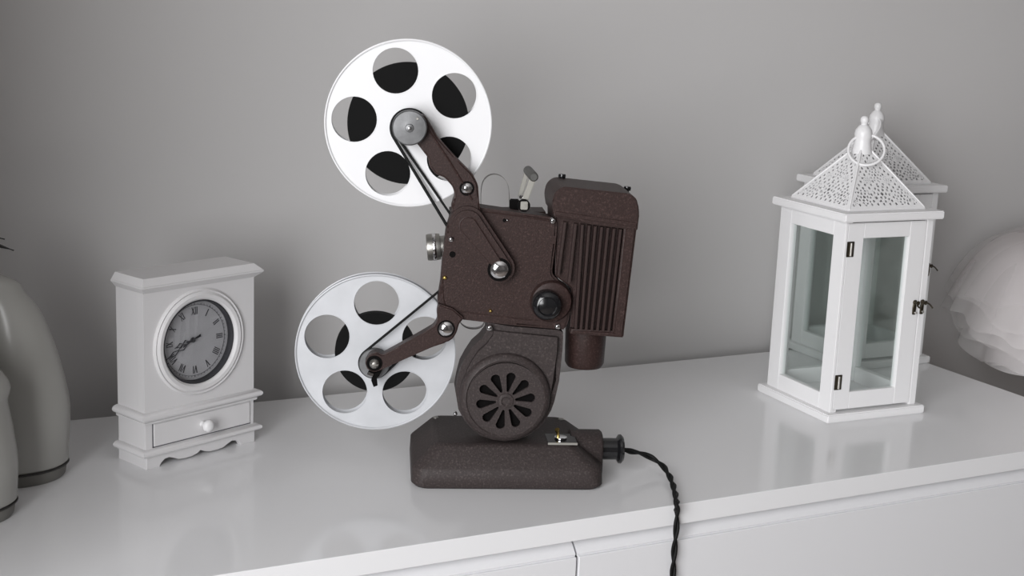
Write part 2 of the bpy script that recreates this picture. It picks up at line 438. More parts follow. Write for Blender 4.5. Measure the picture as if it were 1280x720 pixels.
def screw(px, py, y, r, m='chrome', parent=None, name='screw', h=.0016, ring=None):
    x, z = A(px, py, y)
    if ring:
        b = NB(); lathe(b, [(ring, -.001), (ring, .0006), (r*.9, .0010)], toward(x, y, z), 28); o_ = obj(name+'_washer', b, M['dark'], parent)
    b = NB(); lathe(b, [(r, -.0015), (r, h*.5), (r*.8, h), (r*.45, h*1.25)], toward(x, y, z), 28, cap=False)
    # slotted domed top
    lathe(b, [(r*.45, h*1.25), (0, h*1.35)], toward(x, y, z), 28, cap=False)
    box(b, x-r*.75, x+r*.75, y-h*1.42, y-h*.9, z-r*.09, z+r*.09)
    return obj(name, b, M[m], parent)
screw(624, 337, yG, .0075, parent=guard, ring=.0098, h=.0028)
for px, py, r, mm in ((691, 276, .0026, 'chrome'), (564, 299, .0024, 'chrome'), (556, 347, .0018, 'brass'), (697, 408, .0026, 'chrome'), (613, 388.5, .0014, 'brass'), (634, 275, .0010, 'chrome')):
    screw(px, py, yC, r, mm, gc)
for px, py, r in ((630.5, 275.5, .0015), (565.5, 318, .0026)):
    b = NB(); x, z = A(px, py, yC-.0004); lathe(b, [(r, -.001), (r, .0001)], toward(x, yC-.0004, z), 16); obj('oil_hole_shade', b, M['dark'], gc)  # flat black discs, the shade of small holes painted on
screw(612, 410, yB, .0026, parent=blower)
screw(569, 517, .03, .0018, parent=blower, name='screw')
# back gate block that carries lens and film path
b = NB()
P = pf.pts([(563, 264), (601, 260), (690, 273), (694, 340), (706, 370), (705, 412), (600, 401.5), (586, 394), (570, 362), (560, 330)], .0366)
prism(b, P, .0366, .062, .0005, 2, .001)
P = pf.pts([(563, 262), (680, 262), (690, 300), (688, 390), (604, 392), (586, 384), (562, 330)], .075)
prism(b, P, .0621, .090, .001, 2)
gate = obj('film_gate_block', b, M['brown'], pj)
# top strip of the case
# --- lens
yL = .070
lx, lz = A(556, 307, yL); lx0, _ = A(531, 307, yL)
Lh = lx-lx0
b = NB(); Ml = along_x(lx+.004, yL, lz, R(-6)) @ Matrix.Rotation(math.pi, 4, 'X')
prof = [(.0092, -.004), (.0092, Lh*.45), (.0112, Lh*.47), (.0116, Lh*.62), (.0116, Lh*1.0), (.0112, Lh*1.12), (.0098, Lh*1.14), (.0094, Lh*1.06)]
lathe(b, prof, Ml, 40, cap=False); lens = obj('lens_barrel', b, M['pewter'], pj)
b = NB(); lathe(b, [(.0095, Lh*1.06), (.006, Lh*1.085), (0, Lh*1.095)], Ml, 32, cap=False); obj('lens_glass', b, M['lens_glass'], lens)
b = NB(); lathe(b, [(.0119, Lh*.68), (.0121, Lh*.70), (.0121, Lh*.82), (.0119, Lh*.84)], Ml, 40, cap=False); obj('focus_ring', b, M['chrome'], lens)

# --- lamp house
yH = .018
dome = roundpoly([(692, 268), (690, 254), (693, 241), (703, 233), (787, 242), (796, 248), (799.5, 264), (797, 288), (740, 281)], [0, 5, 8, 12, 10, 8, 6, 2, 0], 6)
b = NB(); prism(b, pf.pts(dome, yH), yH, yH+.062, .012, 6, .005)
lh = obj('lamp_house_cap', b, M['brown'], pj, 60)
body = roundpoly([(694, 266), (797, 279), (779, 421), (713, 415), (714, 360), (694, 345)], 3, 3)
b = NB(); prism(b, pf.pts(body, yH+.006), yH+.006, yH+.066, .004, 3, .003)
lb = obj('lamp_house', b, M['brown'], pj, 60)
b = NB()
tops = [(706, 277), (719, 279), (727.5, 280), (735.8, 281), (743.6, 282), (751.5, 283), (759.3, 284), (767, 285), (775, 286)]
bots = [(697.5, 343), (713, 408), (719, 409.5), (725.5, 410.5), (732, 411), (739, 412), (746, 412.5), (753, 413), (760, 413.5)]
for (tx_, ty_), (bx_, by_) in zip(tops, bots):
    if ty_ == 279: bx_, by_ = 711, 352
    t_ = A(tx_, ty_, yH+.003); q_ = A(bx_, by_, yH+.003)
    d = Vector((t_[0]-q_[0], t_[1]-q_[1])); d.normalize(); nn = Vector((-d.y, d.x))*.0011
    P = [(t_[0]-nn.x, t_[1]-nn.y), (t_[0]+nn.x, t_[1]+nn.y), (q_[0]+nn.x, q_[1]+nn.y), (q_[0]-nn.x, q_[1]-nn.y)]
    prism(b, P, yH-.0015, yH+.007, .0007, 2)
ribs = obj('cooling_fins', b, M['fin'], lb, 60)
# frame strips around the fins
b = NB()
P = pf.pts([(693, 262), (797, 277), (796, 285), (692, 270)], yH+.001)
prism(b, roundpoly(P, .001, 2), yH-.001, yH+.012, .002, 3)
P = pf.pts([(780, 284), (796.5, 282), (779.5, 421), (765, 419)], yH+.001); prism(b, P, yH, yH+.012, .002, 3)
P = pf.pts([(714, 411), (768, 414), (779, 416), (778.5, 422), (713, 417)], yH+.001); prism(b, P, yH, yH+.012, .0015, 3)
obj('lamp_house_frame', b, M['brown'], lb, 60)
# lamp socket cylinder below
lx_, lz_ = A(731, 440, yH+.032)
ztop = A(731, 418, yH+.032)[1]; zbot = A(731, 457, yH+.032)[1]
b = NB(); lathe(b, [(.0160, zbot+.0015), (.0172, zbot+.004), (.0180, ztop+.004), (.018, ztop+.012)], Matrix.Translation((lx_, yH+.032, 0)), 40)
lathe(b, [(.0150, zbot), (.016, zbot+.0016)], Matrix.Translation((lx_, yH+.032, 0)), 40)
obj('lamp_base_tube', b, M['brown'], lb, 50)
# two black thumb screws on the cap
for px, py in ((703.5, 223), (785.5, 238.5)):
    x, z = A(px, py, yH+.052)
    b = NB(); lathe(b, [(.0016, -.009), (.0016, -.001), (.0030, -.0005), (.0034, .0015), (.0030, .003), (0, .0034)], Matrix.Translation((x, yH+.058, z)), 20)
    obj('thumb_screw', b, M['black_plastic'], lh)

# --- folding handle on top
b = NB()
def strut(b, p, q, y, w, t):
    p = A(*p, y); q = A(*q, y); d = Vector((q[0]-p[0], q[1]-p[1])); d.normalize(); n_ = Vector((-d.y, d.x))*w/2
    prism(b, [(p[0]-n_.x, p[1]-n_.y), (p[0]+n_.x, p[1]+n_.y), (q[0]+n_.x, q[1]+n_.y), (q[0]-n_.x, q[1]-n_.y)], y-t/2, y+t/2, .0006, 2)
strut(b, (655.5, 252), (666.5, 222), yC+.004, .0052, .003)
hd = obj('carry_handle', b, M['strut'], pj)
b = NB(); strut(b, (650, 246), (658.5, 216), yC+.050, .0040, .003); obj('handle_strut', b, M['strut'], hd)
b = NB(); a1 = A(667, 221, yC+.002); a2 = A(660, 213, yC+.052)
tube(b, [(a1[0], yC-.001, a1[1]), (a1[0], yC+.002, a1[1]), (a2[0], yC+.052, a2[1]), (a2[0], yC+.055, a2[1])], [.0028, .0040, .0040, .0028], 16)
obj('handle_grip', b, M['grip'], hd)
b = NB(); x, z = A(655, 257, yC-.001); box(b, x-.0030, x+.0030, yC-.003, yC+.006, z-.0032, z+.0036, .0005)
lathe(b, [(.0012, 0), (.0012, .0006)], toward(x, yC-.003, z), 12)
obj('handle_block', b, M['strut'], hd)
b = NB(); x, z = A(655, 257, yC); lathe(b, [(.0052, -.003), (.0052, .0006), (.0044, .001)], toward(x, yC, z), 24)
obj('handle_socket', b, M['dark'], hd)
b = NB(); x, z = A(651, 245, yC+.01); lathe(b, [(.0018, 0), (.0018, .003), (.001, .004)], toward(x, yC+.008, z), 14); obj('handle_screw', b, M['chrome'], hd)
b = NB(); x, z = A(643, 252, yC+.03); box(b, x-.004, x+.004, yC+.022, yC+.034, z-.006, z+.002, .0008); obj('top_latch', b, M['dark'], gc)

# --- upper arm
yA0, yA1 = .014, .028
arm = [(520, 178), (528, 188), (535.6, 198), (536.5, 208), (544.4, 218), (555.6, 222), (565.6, 233.3), (569, 244), (566, 252), (564, 262), (570, 275), (590, 275), (601, 268), (599, 250), (597.8, 231), (591, 218), (571, 198), (546.7, 171), (538, 155), (531, 144.4), (518, 142), (503, 148), (499, 162), (506, 174)]
b = NB(); prism(b, pf.pts(roundpoly(arm, 4, 3), yA0), yA0, yA1, .0016, 3, .001)
ua = obj('upper_reel_arm', b, M['brown'], pj, 50)
b = NB(); rr_ = pf.pts([(533, 158), (545, 176), (562, 202), (578, 228), (590, 250)], yA0)
tube(b, [(x, yA0+.0002, z) for x, z in rr_], .0011, 6); obj('arm_ridge', b, M['brown'], ua)
screw(583.5, 235.5, yA0, .0046, parent=ua, ring=.0060, h=.0026)
# pulley disc
PC = A(512, 160, .004)
b = NB()
lathe(b, [(.0136, 0), (.0142, .001), (.0142, .0050), (.0132, .0062), (.0100, .0064), (.0034, .0068), (.0030, .0082), (.0012, .0086), (0, .0080)], toward(PC[0], .010, PC[1]), 48)
lathe(b, [(.0125, -.004), (.0125, .0)], toward(PC[0], .010, PC[1]), 32)
up_ = obj('upper_pulley', b, M['alu'], ua, 35)
b = NB()
for k, (a, rr) in enumerate(((52, .0098),)):
    t = R(a); lathe(b, [(.0013, 0), (.0010, .0012)], toward(PC[0]+rr*math.cos(t), .0036, PC[1]+rr*math.sin(t)), 12)
obj('pulley_stud', b, M['pewter'], up_)
b = NB(); lathe(b, [(.0013, 0), (.0009, .0022), (0, .0024)], toward(PC[0], .0018, PC[1]), 12); obj('spindle_tip', b, M['chrome'], up_)

b = NB(); q = A(512, 160, .030); lathe(b, [(.0130, 0), (.0140, .0005), (.0128, .0015), (.0128, .0030), (.0140, .0040), (.0136, .0046)], toward(q[0], .0325, q[1]), 40)
obj('belt_wheel', b, M['alu'], ua, 35)
b = NB(); lathe(b, [(.0046, 0), (.0050, .0006), (.0050, .026)], toward(q[0], .054, q[1]), 20); obj('spindle', b, M['chrome'], ua)
# --- lower arm
yW0, yW1 = .014, .026
la = [(462, 443), (471, 440), (478, 444), (500, 432), (525, 418), (542, 408), (547, 400), (546, 390), (548, 380), (566, 386), (580, 398), (574, 405), (571, 416), (566, 424), (558, 428), (540, 434), (515, 445), (490, 456), (477, 462), (468, 466), (459, 462), (456, 453)]
b = NB(); prism(b, pf.pts(roundpoly(la, 3, 3), yW0), yW0, yW1, .0014, 3, .001)
lo = obj('lower_reel_arm', b, M['brown'], pj, 50)
screw(557.5, 411, yW0, .0062, parent=lo, ring=.0074, h=.0026)
screw(468, 454, yW0, .0042, 'pewter', lo, name='spindle_nut', h=.0040, ring=.0066)
LC = A(468, 454, .030)
b = NB(); lathe(b, [(.0122, 0), (.0132, .0008), (.0122, .002), (.0122, .0030), (.0132, .0042), (.0125, .0052), (.0060, .0056)], toward(LC[0], .033, LC[1]), 44)
lathe(b, [(.0045, 0), (.0045, .012)], toward(LC[0], .034, LC[1]), 16)
obj('lower_pulley', b, M['alu'], lo, 35)
b = NB(); lathe(b, [(.0046, 0), (.0050, .0006), (.0050, .020)], toward(LC[0], .055, LC[1]), 20); obj('spindle', b, M['chrome'], lo)
b = NB(); P = pf.pts([(461, 464), (470, 466), (478, 462), (474, 470), (471, 473), (472, 482), (467, 484), (464, 476), (465, 470), (459, 468)], .018)
prism(b, P, .018, .021, .0004, 1); obj('reel_latch', b, M['dark'], lo)
b = NB(); P = pf.pts([(461, 465), (468, 467), (466, 471), (459, 469)], .0165); prism(b, P, .0165, .0175, .0003, 1)
obj('latch_spring', b, M['chrome'], lo)

# --- reels
def ring_lip(b, cx, cz, R0, y, sgn):
    lathe(b, [(R0-.0016, 0), (R0, .0004), (R0+.0002, .0014), (R0-.0006, .0018), (R0-.0014, .0012)], toward(cx, y, cz), 96, cap=False)
def reel(label, c_px, yf, yb, R0, hr, hd_, a0, film_r, m, nm, thick=.0115):
    """a two flange reel: front flange at yf, back flange at yb"""
    cx, cz = c_px
    root = thing('film_reel', label, 'reel', pj.matrix_basis @ Vector((cx, (yf+yb)/2, cz)), PR, None)
    root.location = Vector(PO) + pf.x*cx + pf.y*((yf+yb)/2) + Vector((0, 0, cz))
    mid = (yf+yb)/2
    for y in (yf, yb):
        b = NB()
        holes = [circ(hd_*math.cos(R(a0+72*k)), hd_*math.sin(R(a0+72*k)), hr, 40) for k in range(5)]
        holes.append(circ(0, 0, .0052, 24))
        yy = y-mid
        plate_with_holes(b, circ(0, 0, R0-.001, 96), holes, yy, yy+.0007)
        ring_lip(b, 0, 0, R0, yy + (.0005 if y == yf else .0010), 1)
        if y == yf:   # pressed beads around every hole
            for k in range(5):
                hx, hz = hd_*math.cos(R(a0+72*k)), hd_*math.sin(R(a0+72*k))
                tube(b, [(x, yy+.0002, z) for x, z in circ(hx, hz, hr+.0004, 40)], .0005, 5, closed=True)
        obj('flange', b, m, root, 40)
    b = NB()
    n = 64
    lathe(b, [(.018, -(yb-yf)/2+.0010), (film_r, -(yb-yf)/2+.0010), (film_r, (yb-yf)/2-.0010), (.018, (yb-yf)/2-.0010)], toward(0, 0, 0), 96, cap=False)
    obj('film_roll', b, M['film'], root, 30)
    b = NB(); lathe(b, [(.0053, -(yb-yf)/2), (.0165, -(yb-yf)/2+.0009), (.0165, (yb-yf)/2-.0009), (.0053, (yb-yf)/2)], toward(0, 0, 0), 48, cap=False)
    lathe(b, [(.0054, -(yb-yf)/2-.001), (.0054, (yb-yf)/2+.001)], toward(0, 0, 0), 24, cap=False)
    obj('hub', b, m, root, 30)
    return root
yU = .036
UC = A(510.5, 154.8, yU); rU = A(614.5, 154.8, yU)[0]-UC[0]
k = rU/103.5
reel('bright white film reel with five round holes, on the upper arm of the projector', UC, yU, yU+.0105, rU, 28*k, 67*k, 105, 75.5*k, M['reel_up'], 'u')
yLw = .0385
LCc = A(469.5, 440.8, yLw); rL = (A(570, 440, yLw)[0]-A(369.3, 440, yLw)[0])/2; k2 = rL/100.4
reel('duller silver-grey film reel with little film, on the lower arm of the projector', LCc, yLw, yLw+.0105, rL, 28*k2, 64*k2, 90, 51*k2, M['reel_low'], 'l')

# --- belts
def belt(c0, r0, c1, r1, y0, y1, rad, name):
    P = capsule(c0, r0, c1, r1, 24); out = []
    d = Vector(c1)-Vector(c0); L2 = d.length_squared
    Q = []
    for i in range(len(P)):
        a = Vector(P[i-1]); c = Vector(P[i]); nseg = max(1, int((c-a).length/.006))
        for s in range(1, nseg+1): Q.append(a.lerp(c, s/nseg))
    for p in Q:
        t = max(0, min(1, (p-Vector(c0)).dot(d)/L2)); out.append((p.x, y0+(y1-y0)*t, p.y))
    b = NB(); tube(b, out, rad, 7, closed=True)
    return obj(name, b, M['black_rubber'], pj)
# upper: from the pulley to the hidden drive wheel under the guard
belt(A(512, 160, .030), .0152, A(586, 284, .030), .0150, .0300, .0300, .0013, 'drive_belt')
belt(A(512, 160, .033), .0126, A(588, 282, .033), .0085, .033, .033, .0010, 'rewind_belt')
belt(LC, .0128, A(574, 360, .030), .0088, .0305, .0305, .0011, 'take_up_belt')

# --- film loops
def film_strip(pxs, yc, name):
    P = spline([(x, yc, z) for x, z in pf.pts(pxs, yc)], 8); b = NB(); w = .004
    a = [b.verts.new((p.x, yc-w, p.z)) for p in P]; c = [b.verts.new((p.x, yc+w, p.z)) for p in P]
    for i in range(len(P)-1): b.faces.new((a[i], a[i+1], c[i+1], c[i]))
    o = obj(name, b, M['film_loop'], pj, 60); s = o.modifiers.new('t', 'SOLIDIFY'); s.thickness = .00015; return o
film_strip([(601, 262), (601, 240), (604, 226), (612, 218.5), (622, 218), (631, 224), (636, 236), (637, 262)], yL, 'film_loop')
film_strip([(574, 390), (575, 402), (582, 408.5), (592, 410.5), (602, 408), (608, 398)], yL, 'film_loop')
del_ = None

# ------------------------------------------------------------------ power cord
def W(l): return Vector(PO) + pf.x*l[0] + pf.y*l[1] + Vector((0, 0, l[2]))
def on_plane(px, py, z):
    d = ray(px, py); t = (T+z-CAM.z)/d.z; return CAM + d*t
def on_y(px, py, y):
    d = ray(px, py); t = (y-CAM.y)/d.y; return CAM + d*t
cord = thing('power_cord', 'black twisted cloth power cord plugged into the projector base and hanging over the sideboard front', 'cord', W((PLUG_X0, .045, sz)), PR)
def cl(p):
    q = p - W((PLUG_X0, .045, sz)); return Vector((q.dot(pf.x), q.dot(pf.y), q.z))
for v in PLUG_B.verts: v.co -= Vector((PLUG_X0-.0003, .045, sz))
obj('plug', PLUG_B, M['black_plastic'], cord, 40)
path = [W((PLUG_END[0]-.001, .045, sz)), on_plane(790, 564.5, .0195), on_plane(802, 567, .017), on_plane(816, 573, .0125), on_plane(829, 583, .0085), on_plane(838, 597, .0056), on_plane(843, 612, .0042), on_plane(845.5, 625, .0040)]
q = on_plane(846, 633, .0042); q.y = min(q.y, -D+.004); path.append(q)
path += [on_y(846, 642, -D-.0034), on_y(845.5, 660, -D-.0048), on_y(843.5, 680, -D-.0048), on_y(842, 700, -D-.0046), on_y(841, 722, -D-.0046)]
last = path[-1]
for dz in (.06, .16, .3, .45, .58): path.append(last + Vector((.003*math.sin(dz*9), -.002, -dz)))
cen = spline(path, 14)
for s in (0, 1):
    b = NB(); out = []; ln = 0; prev = None; pn = None
    for i, p in enumerate(cen):
        if i: ln += (p-cen[i-1]).length
        t = (cen[min(i+1, len(cen)-1)]-cen[max(i-1, 0)]).normalized()
        nx = Vector((0, 0, 1)).cross(t) if pn is None else (pn - t*pn.dot(t))
        nx.normalize(); pn = nx; ny = t.cross(nx)
        a = ln/.020*2*math.pi/2 + s*math.pi
        amp = .0013*min(1, ln/.01)
        out.append(cl(p + nx*amp*math.cos(a) + ny*amp*math.sin(a)))
    tube(b, out, .0015, 8); obj('wire_strand', b, M['black_rubber'], cord, 60)

# ------------------------------------------------------------------ mantel clock
KO = (.2188509*1.15, -.1406927*1.15, T); KR = .3828050; kf = Frame(KO, KR)
kw, kd = .1169, .0403
ck = thing('mantel_clock', 'small white wooden mantel clock with round grey dial above a little drawer', 'clock', KO, KR)
wc = M['white_wood_clock']
# body shell between lower molding and the cap (solid front with a round opening)
dcx, dcz = .0565, .1045; dr = .0375
b = NB()
plate_with_holes(b, [(0, .046), (kw, .046), (kw, .157), (0, .157)], [circ(dcx, dcz, dr+.0035, 64)], 0, .010)
box(b, 0, .006, .0101, kd, .046, .157); box(b, kw-.006, kw, .0101, kd, .046, .157); box(b, .006, kw-.006, kd-.004, kd, .046, .157)
obj('case', b, wc, ck, 30)
b = NB(); box(b, 0, kw, 0, kd, .013, .046, .0004); obj('drawer_case', b, wc, ck)
# cap with a bevelled cornice
def frustum(b, lo_, hi_):   # each (x0,x1,y0,y1,z)
    vs = []
    for (x0, x1, y0, y1, z) in (lo_, hi_):
        vs.append([b.verts.new(p) for p in ((x0, y0, z), (x1, y0, z), (x1, y1, z), (x0, y1, z))])
    a, c = vs
    for k in range(4): b.faces.new((a[k], a[(k+1) % 4], c[(k+1) % 4], c[k]))
    b.faces.new(a); b.faces.new(c)
b = NB()
frustum(b, (-.0005, kw+.0005, -.0005, kd, .1550), (-.0042, kw+.0072, -.0050, kd+.001, .1596))
frustum(b, (-.0042, kw+.0072, -.0050, kd+.001, .1597), (-.0042, kw+.0072, -.0050, kd+.001, .1612))
frustum(b, (-.0040, kw+.0070, -.0048, kd+.001, .1613), (-.0005, kw-.0010, -.0012, kd, .1676))
obj('cornice', b, wc, ck, 20)
def bullnose(b, z0, z1, ov):
    n = 8; cz_ = (z0+z1)/2; h = (z1-z0)/2; L = []
    for k in range(n+1):
        a = -math.pi/2 + math.pi*k/n; o_ = ov*math.cos(a)
        L.append([b.verts.new(p) for p in ((-o_, -o_, cz_+h*math.sin(a)), (kw+o_, -o_, cz_+h*math.sin(a)), (kw+o_, kd+.0, cz_+h*math.sin(a)), (-o_, kd+.0, cz_+h*math.sin(a)))])
    for a, c in zip(L, L[1:]):
        for k in range(4): b.faces.new((a[k], a[(k+1) % 4], c[(k+1) % 4], c[k]))
    b.faces.new(L[0]); b.faces.new(L[-1])
b = NB(); bullnose(b, .0425, .0500, .0062); box(b, -.0025, kw+.0025, -.0025, kd, .0400, .0427, .0006); obj('middle_molding', b, wc, ck, 50)
b = NB(); bullnose(b, .0105, .0172, .0058); obj('lower_molding', b, wc, ck, 50)
# scalloped plinth
b = NB()
sc = [(0, 0), (.013, 0), (.0150, .0030), (.0185, .0056), (.0235, .0062), (.0280, .0045), (.0330, .0022), (.0400, .0014), (.0470, .0016), (.0530, .0030), (.0565, .0052)]
prof = sc + [(kw-x-.0025, z) for x, z in sc[::-1]][1:-1] + [(kw, 0), (kw, .0105), (0, .0105)]
prism(b, prof, -.0015, .004, .0003, 1)
for x0, x1 in ((0, .0045), (kw-.0045, kw)): box(b, x0, x1, .0042, kd, 0, .0105)
obj('scalloped_plinth', b, wc, ck, 30)
# drawer
b = NB(); box(b, .0080, kw-.0050, -.0012, .003, .0188, .0392, .0006)
dw = obj('drawer', b, wc, ck)
b = NB(); lathe(b, [(.0030, 0), (.0026, .004), (.0040, .0055), (.0056, .008), (.0052, .0105), (.0030, .0122), (0, .0126)], toward(.0590, -.001, .0290), 28)
obj('knob', b, M['white_wood'], dw, 60)
b = NB()
for x0, x1, z0, z1 in ((.0070, .0080, .018, .040), (.0070, kw-.004, .0178, .0187)): box(b, x0, x1, -.0003, .0005, z0, z1)  # dark strips painting in the shade of the drawer's gap
obj('drawer_gap_shade', b, M['ink_and_gap_shade'], ck)
# bezel: stepped white ring
b = NB()
lathe(b, [(dr+.0102, -.001), (dr+.0102, .0012), (dr+.0088, .0028), (dr+.0074, .0020), (dr+.0070, .0026), (dr+.0052, .0040), (dr+.0022, .0036), (dr+.0004, .0016), (dr, -.0060)], toward(dcx, 0, dcz), 72, cap=False)
obj('bezel', b, wc, ck, 30)
b = NB(); lathe(b, [(dr+.0004, -.0062), (dr+.0002, .0002), (dr-.0014, .0006), (dr-.0018, -.0060)], toward(dcx, 0, dcz), 72, cap=False)
obj('dark_inner_ring', b, M['ink'], ck, 30)
b = NB(); lathe(b, [(dr+.001, -.0075), (dr+.001, -.0062)], toward(dcx, 0, dcz), 64); dial = obj('dial', b, M['dial'], ck)
dy = .0060
def stroke(b, ang, r0, r1, off0, off1, w):
    """bar from radius r0 to r1 with tangential offsets, on the dial"""
    a = R(90-ang); ra = Vector((math.cos(a), math.sin(a))); ta = Vector((ra.y, -ra.x))
    p = ra*r0+ta*off0; q = ra*r1+ta*off1; d = (q-p).normalized(); n_ = Vector((-d.y, d.x))*w/2
    P = [(dcx+v.x, dcz+v.y) for v in (p-n_, p+n_, q+n_, q-n_)]
    prism(b, P, dy-.0001, dy+.0004)
num = {1: 'I', 2: 'II', 3: 'III', 4: 'IIII', 5: 'V', 6: 'VI', 7: 'VII', 8: 'VIII', 9: 'IX', 10: 'X', 11: 'XI', 12: 'XII'}
b = NB(); r0, r1 = .0232, .0300
for h, s in num.items():
    wd = {'I': .0016, 'V': .0034, 'X': .0034}; tot = sum(wd[c] for c in s); x = -tot/2
    for c in s:
        m_ = x+wd[c]/2
        if c == 'I': stroke(b, h*30, r0, r1, m_, m_, .0008)
        elif c == 'V': stroke(b, h*30, r0, r1, m_, m_-.0013, .0009); stroke(b, h*30, r0, r1, m_, m_+.0013, .0005)
        else: stroke(b, h*30, r0, r1, m_+.0013, m_-.0013, .0009); stroke(b, h*30, r0, r1, m_-.0013, m_+.0013, .0005)
        x += wd[c]
obj('numerals', b, M['ink_num'], dial)
b = NB()
lathe(b, [(.0318, -.0061), (.0318, -.0059), (.0321, -.0059), (.0321, -.0061)], toward(dcx, 0, dcz), 72, cap=False)
for k_ in range(60):
    if k_ % 5: stroke(b, k_*6, .0322, .0332, 0, 0, .0003)
    else: stroke(b, k_*6, .0316, .0334, 0, 0, .0006)
obj('minute_track', b, M['ink_and_gap_shade'], dial)
hcx, hcz = dcx-.0030, dcz+.001
def hand(ang, L, w, y, name):
    a = R(90-ang); ra = Vector((math.cos(a), math.sin(a))); ta = Vector((ra.y, -ra.x))
    b = NB()
    def quad(pts_):
        prism(b, [(hcx+(ra*r+ta*o).x, hcz+(ra*r+ta*o).y) for r, o in pts_], y, y+.0004)
    quad([(-.009, -.0005), (-.009, .0005), (L*.35, .0005), (L*.35, -.0005)])
    # openwork lozenges along the hand
    for r0_, r1_, ww in ((L*.22, L*.52, w), (L*.52, L*.82, w*.75)):
        mid_ = (r0_+r1_)/2
        for sg in (1, -1):
            quad([(r0_, 0), (mid_, sg*ww), (r1_, 0), (r1_, sg*.0006), (mid_, sg*(ww+.0008)), (r0_, sg*.0007)])
    quad([(L*.8, -.0009), (L, 0), (L*.8, .0009)])
    lathe(b, [(.0024, 0), (.0020, .0006), (0, .0008)], toward(hcx, y, hcz), 20)
    return obj(name, b, M['ink'], ck)
hand(256, .0200, .0022, .0050, 'hour_hand')
hand(245, .0325, .0020, .0042, 'minute_hand')
b = NB(); lathe(b, [(dr-.0004, 0), (dr-.0004, .0004)], toward(dcx, .0028, dcz), 64); obj('glass_cover', b, M['clock_glass'], ck)

# ------------------------------------------------------------------ lanterns
LO = (.794787*1.15, -.227131*1.15, T); LR = -.0406794; S_ = .125
lt = thing('lantern', 'white wooden lantern with pierced metal roof, the front one showing its whole door', 'lantern', LO, LR, None)
b = NB(); box(b, 0, S_, 0, S_, 0, .0085, .0012); obj('base_plate', b, M['white_wood'], lt)
b = NB(); box(b, 0, S_, 0, S_, .2062, .2145, .0012); obj('top_plate', b, M['white_wood'], lt)
i0, i1 = .0072, .1178
z0, z1 = .0085, .2062
def framed(x0, x1, z0_, z1_, p0_, p1_, q0_, q1_, y0, y1):
    """rectangular frame with one opening, in local (x,z), between y0 and y1"""
    b = NB()
    box(b, x0, p0_, y0, y1, z0_, z1_, .0006); box(b, p1_, x1, y0, y1, z0_, z1_, .0006)
    box(b, p0_, p1_, y0+.0001, y1-.0001, z0_, q0_, .0004); box(b, p0_, p1_, y0+.0001, y1-.0001, q1_, z1_, .0004)
    return b
ft = .0085
# side frame and back frame as parts, built facing front then turned
def place(bm_, mtx):
    for v in bm_.verts: v.co = mtx @ v.co
    return bm_
c_ = S_/2
def turn(k_): return Matrix.Translation((c_, c_, 0)) @ Matrix.Rotation(R(90*k_), 4, 'Z') @ Matrix.Translation((-c_, -c_, 0))
for k_ in (1, 2, 3):
    bm_ = framed(i0+(.0002 if k_ != 2 else ft), i1-(.0002 if k_ != 2 else ft), z0, z1, .0270, .0985, .0255, .1895, i0, i0+ft)
    fr_ = obj('side_frame', place(bm_, turn(k_)), M['white_wood'], lt, 30)
    bm_ = NB(); box(bm_, .0262, .0993, i0+.0032, i0+.0052, .0247, .1903)
    obj('glass_pane', place(bm_, turn(k_)), M['pane'], fr_, 0)
# door on the front face
dx0, dx1 = .0100, .1086
bm_ = framed(dx0, dx1, .0112, .2040, .0300, .0880, .0290, .1885, i0-.0004, i0+ft-.001)
dr_ = obj('door', bm_, M['white_wood'], lt, 30)
bm_ = NB(); box(bm_, .0292, .0888, i0+.0030, i0+.0050, .0282, .1893); obj('glass_pane', bm_, M['pane'], dr_, 0)
bm_ = NB(); box(bm_, dx1+.0012, i1, i0, i0+ft, z0, z1, .0006); obj('door_post', bm_, M['white_wood'], lt, 30)
for zc, rr, nm in ((.178, .0062, 0), (.0405, .0062, 1)):
    b = NB(); box(b, .0098, .0184, i0-.0013, i0-.0003, zc-.0078, zc+.0078, .0003); hg = obj('hinge', b, M['bronze'], lt)
    b = NB(); lathe(b, [(.0012, -.0065), (.0012, .0065)], Matrix.Translation((.0142, i0-.0018, zc)), 12); obj('hinge_pin', b, M['silver_pin'], hg)
# hook latch
b = NB()
for x in (.1030, .1128):
    zc = .1140
    lathe(b, [(.0024, 0), (.0026, .0010), (.0012, .0020), (.0014, .0045), (.0024, .0055), (0, .0066)], toward(x, i0-.0004, zc+.0050), 14)
    prism(b, roundpoly([(x-.0020, zc-.0080), (x+.0016, zc-.0080), (x+.0022, zc), (x+.0012, zc+.006), (x-.0012, zc+.006), (x-.0024, zc)], .001, 3), i0-.0016, i0-.0004, .0003, 1)
ltc = obj('latch', b, M['bronze'], lt)
b = NB(); zc = .1185
tube(b, spline([(.1030, i0-.0048, zc-.002), (.1062, i0-.0055, zc-.0045), (.1090, i0-.0060, zc-.0005), (.1130, i0-.0062, zc+.0005), (.1170, i0-.0070, zc-.001), (.1200, i0-.009, zc-.005)], 5), .0009, 8)
obj('latch_hook', b, M['bronze'], ltc)
b = NB(); lathe(b, [(.0010, 0), (.0008, .003)], toward(.1030, i0-.0022, .1085), 10); lathe(b, [(.0012, 0), (.0010, .002)], toward(.1128, i0-.002, .1090), 10); obj('latch_pin', b, M['silver_pin'], ltc)
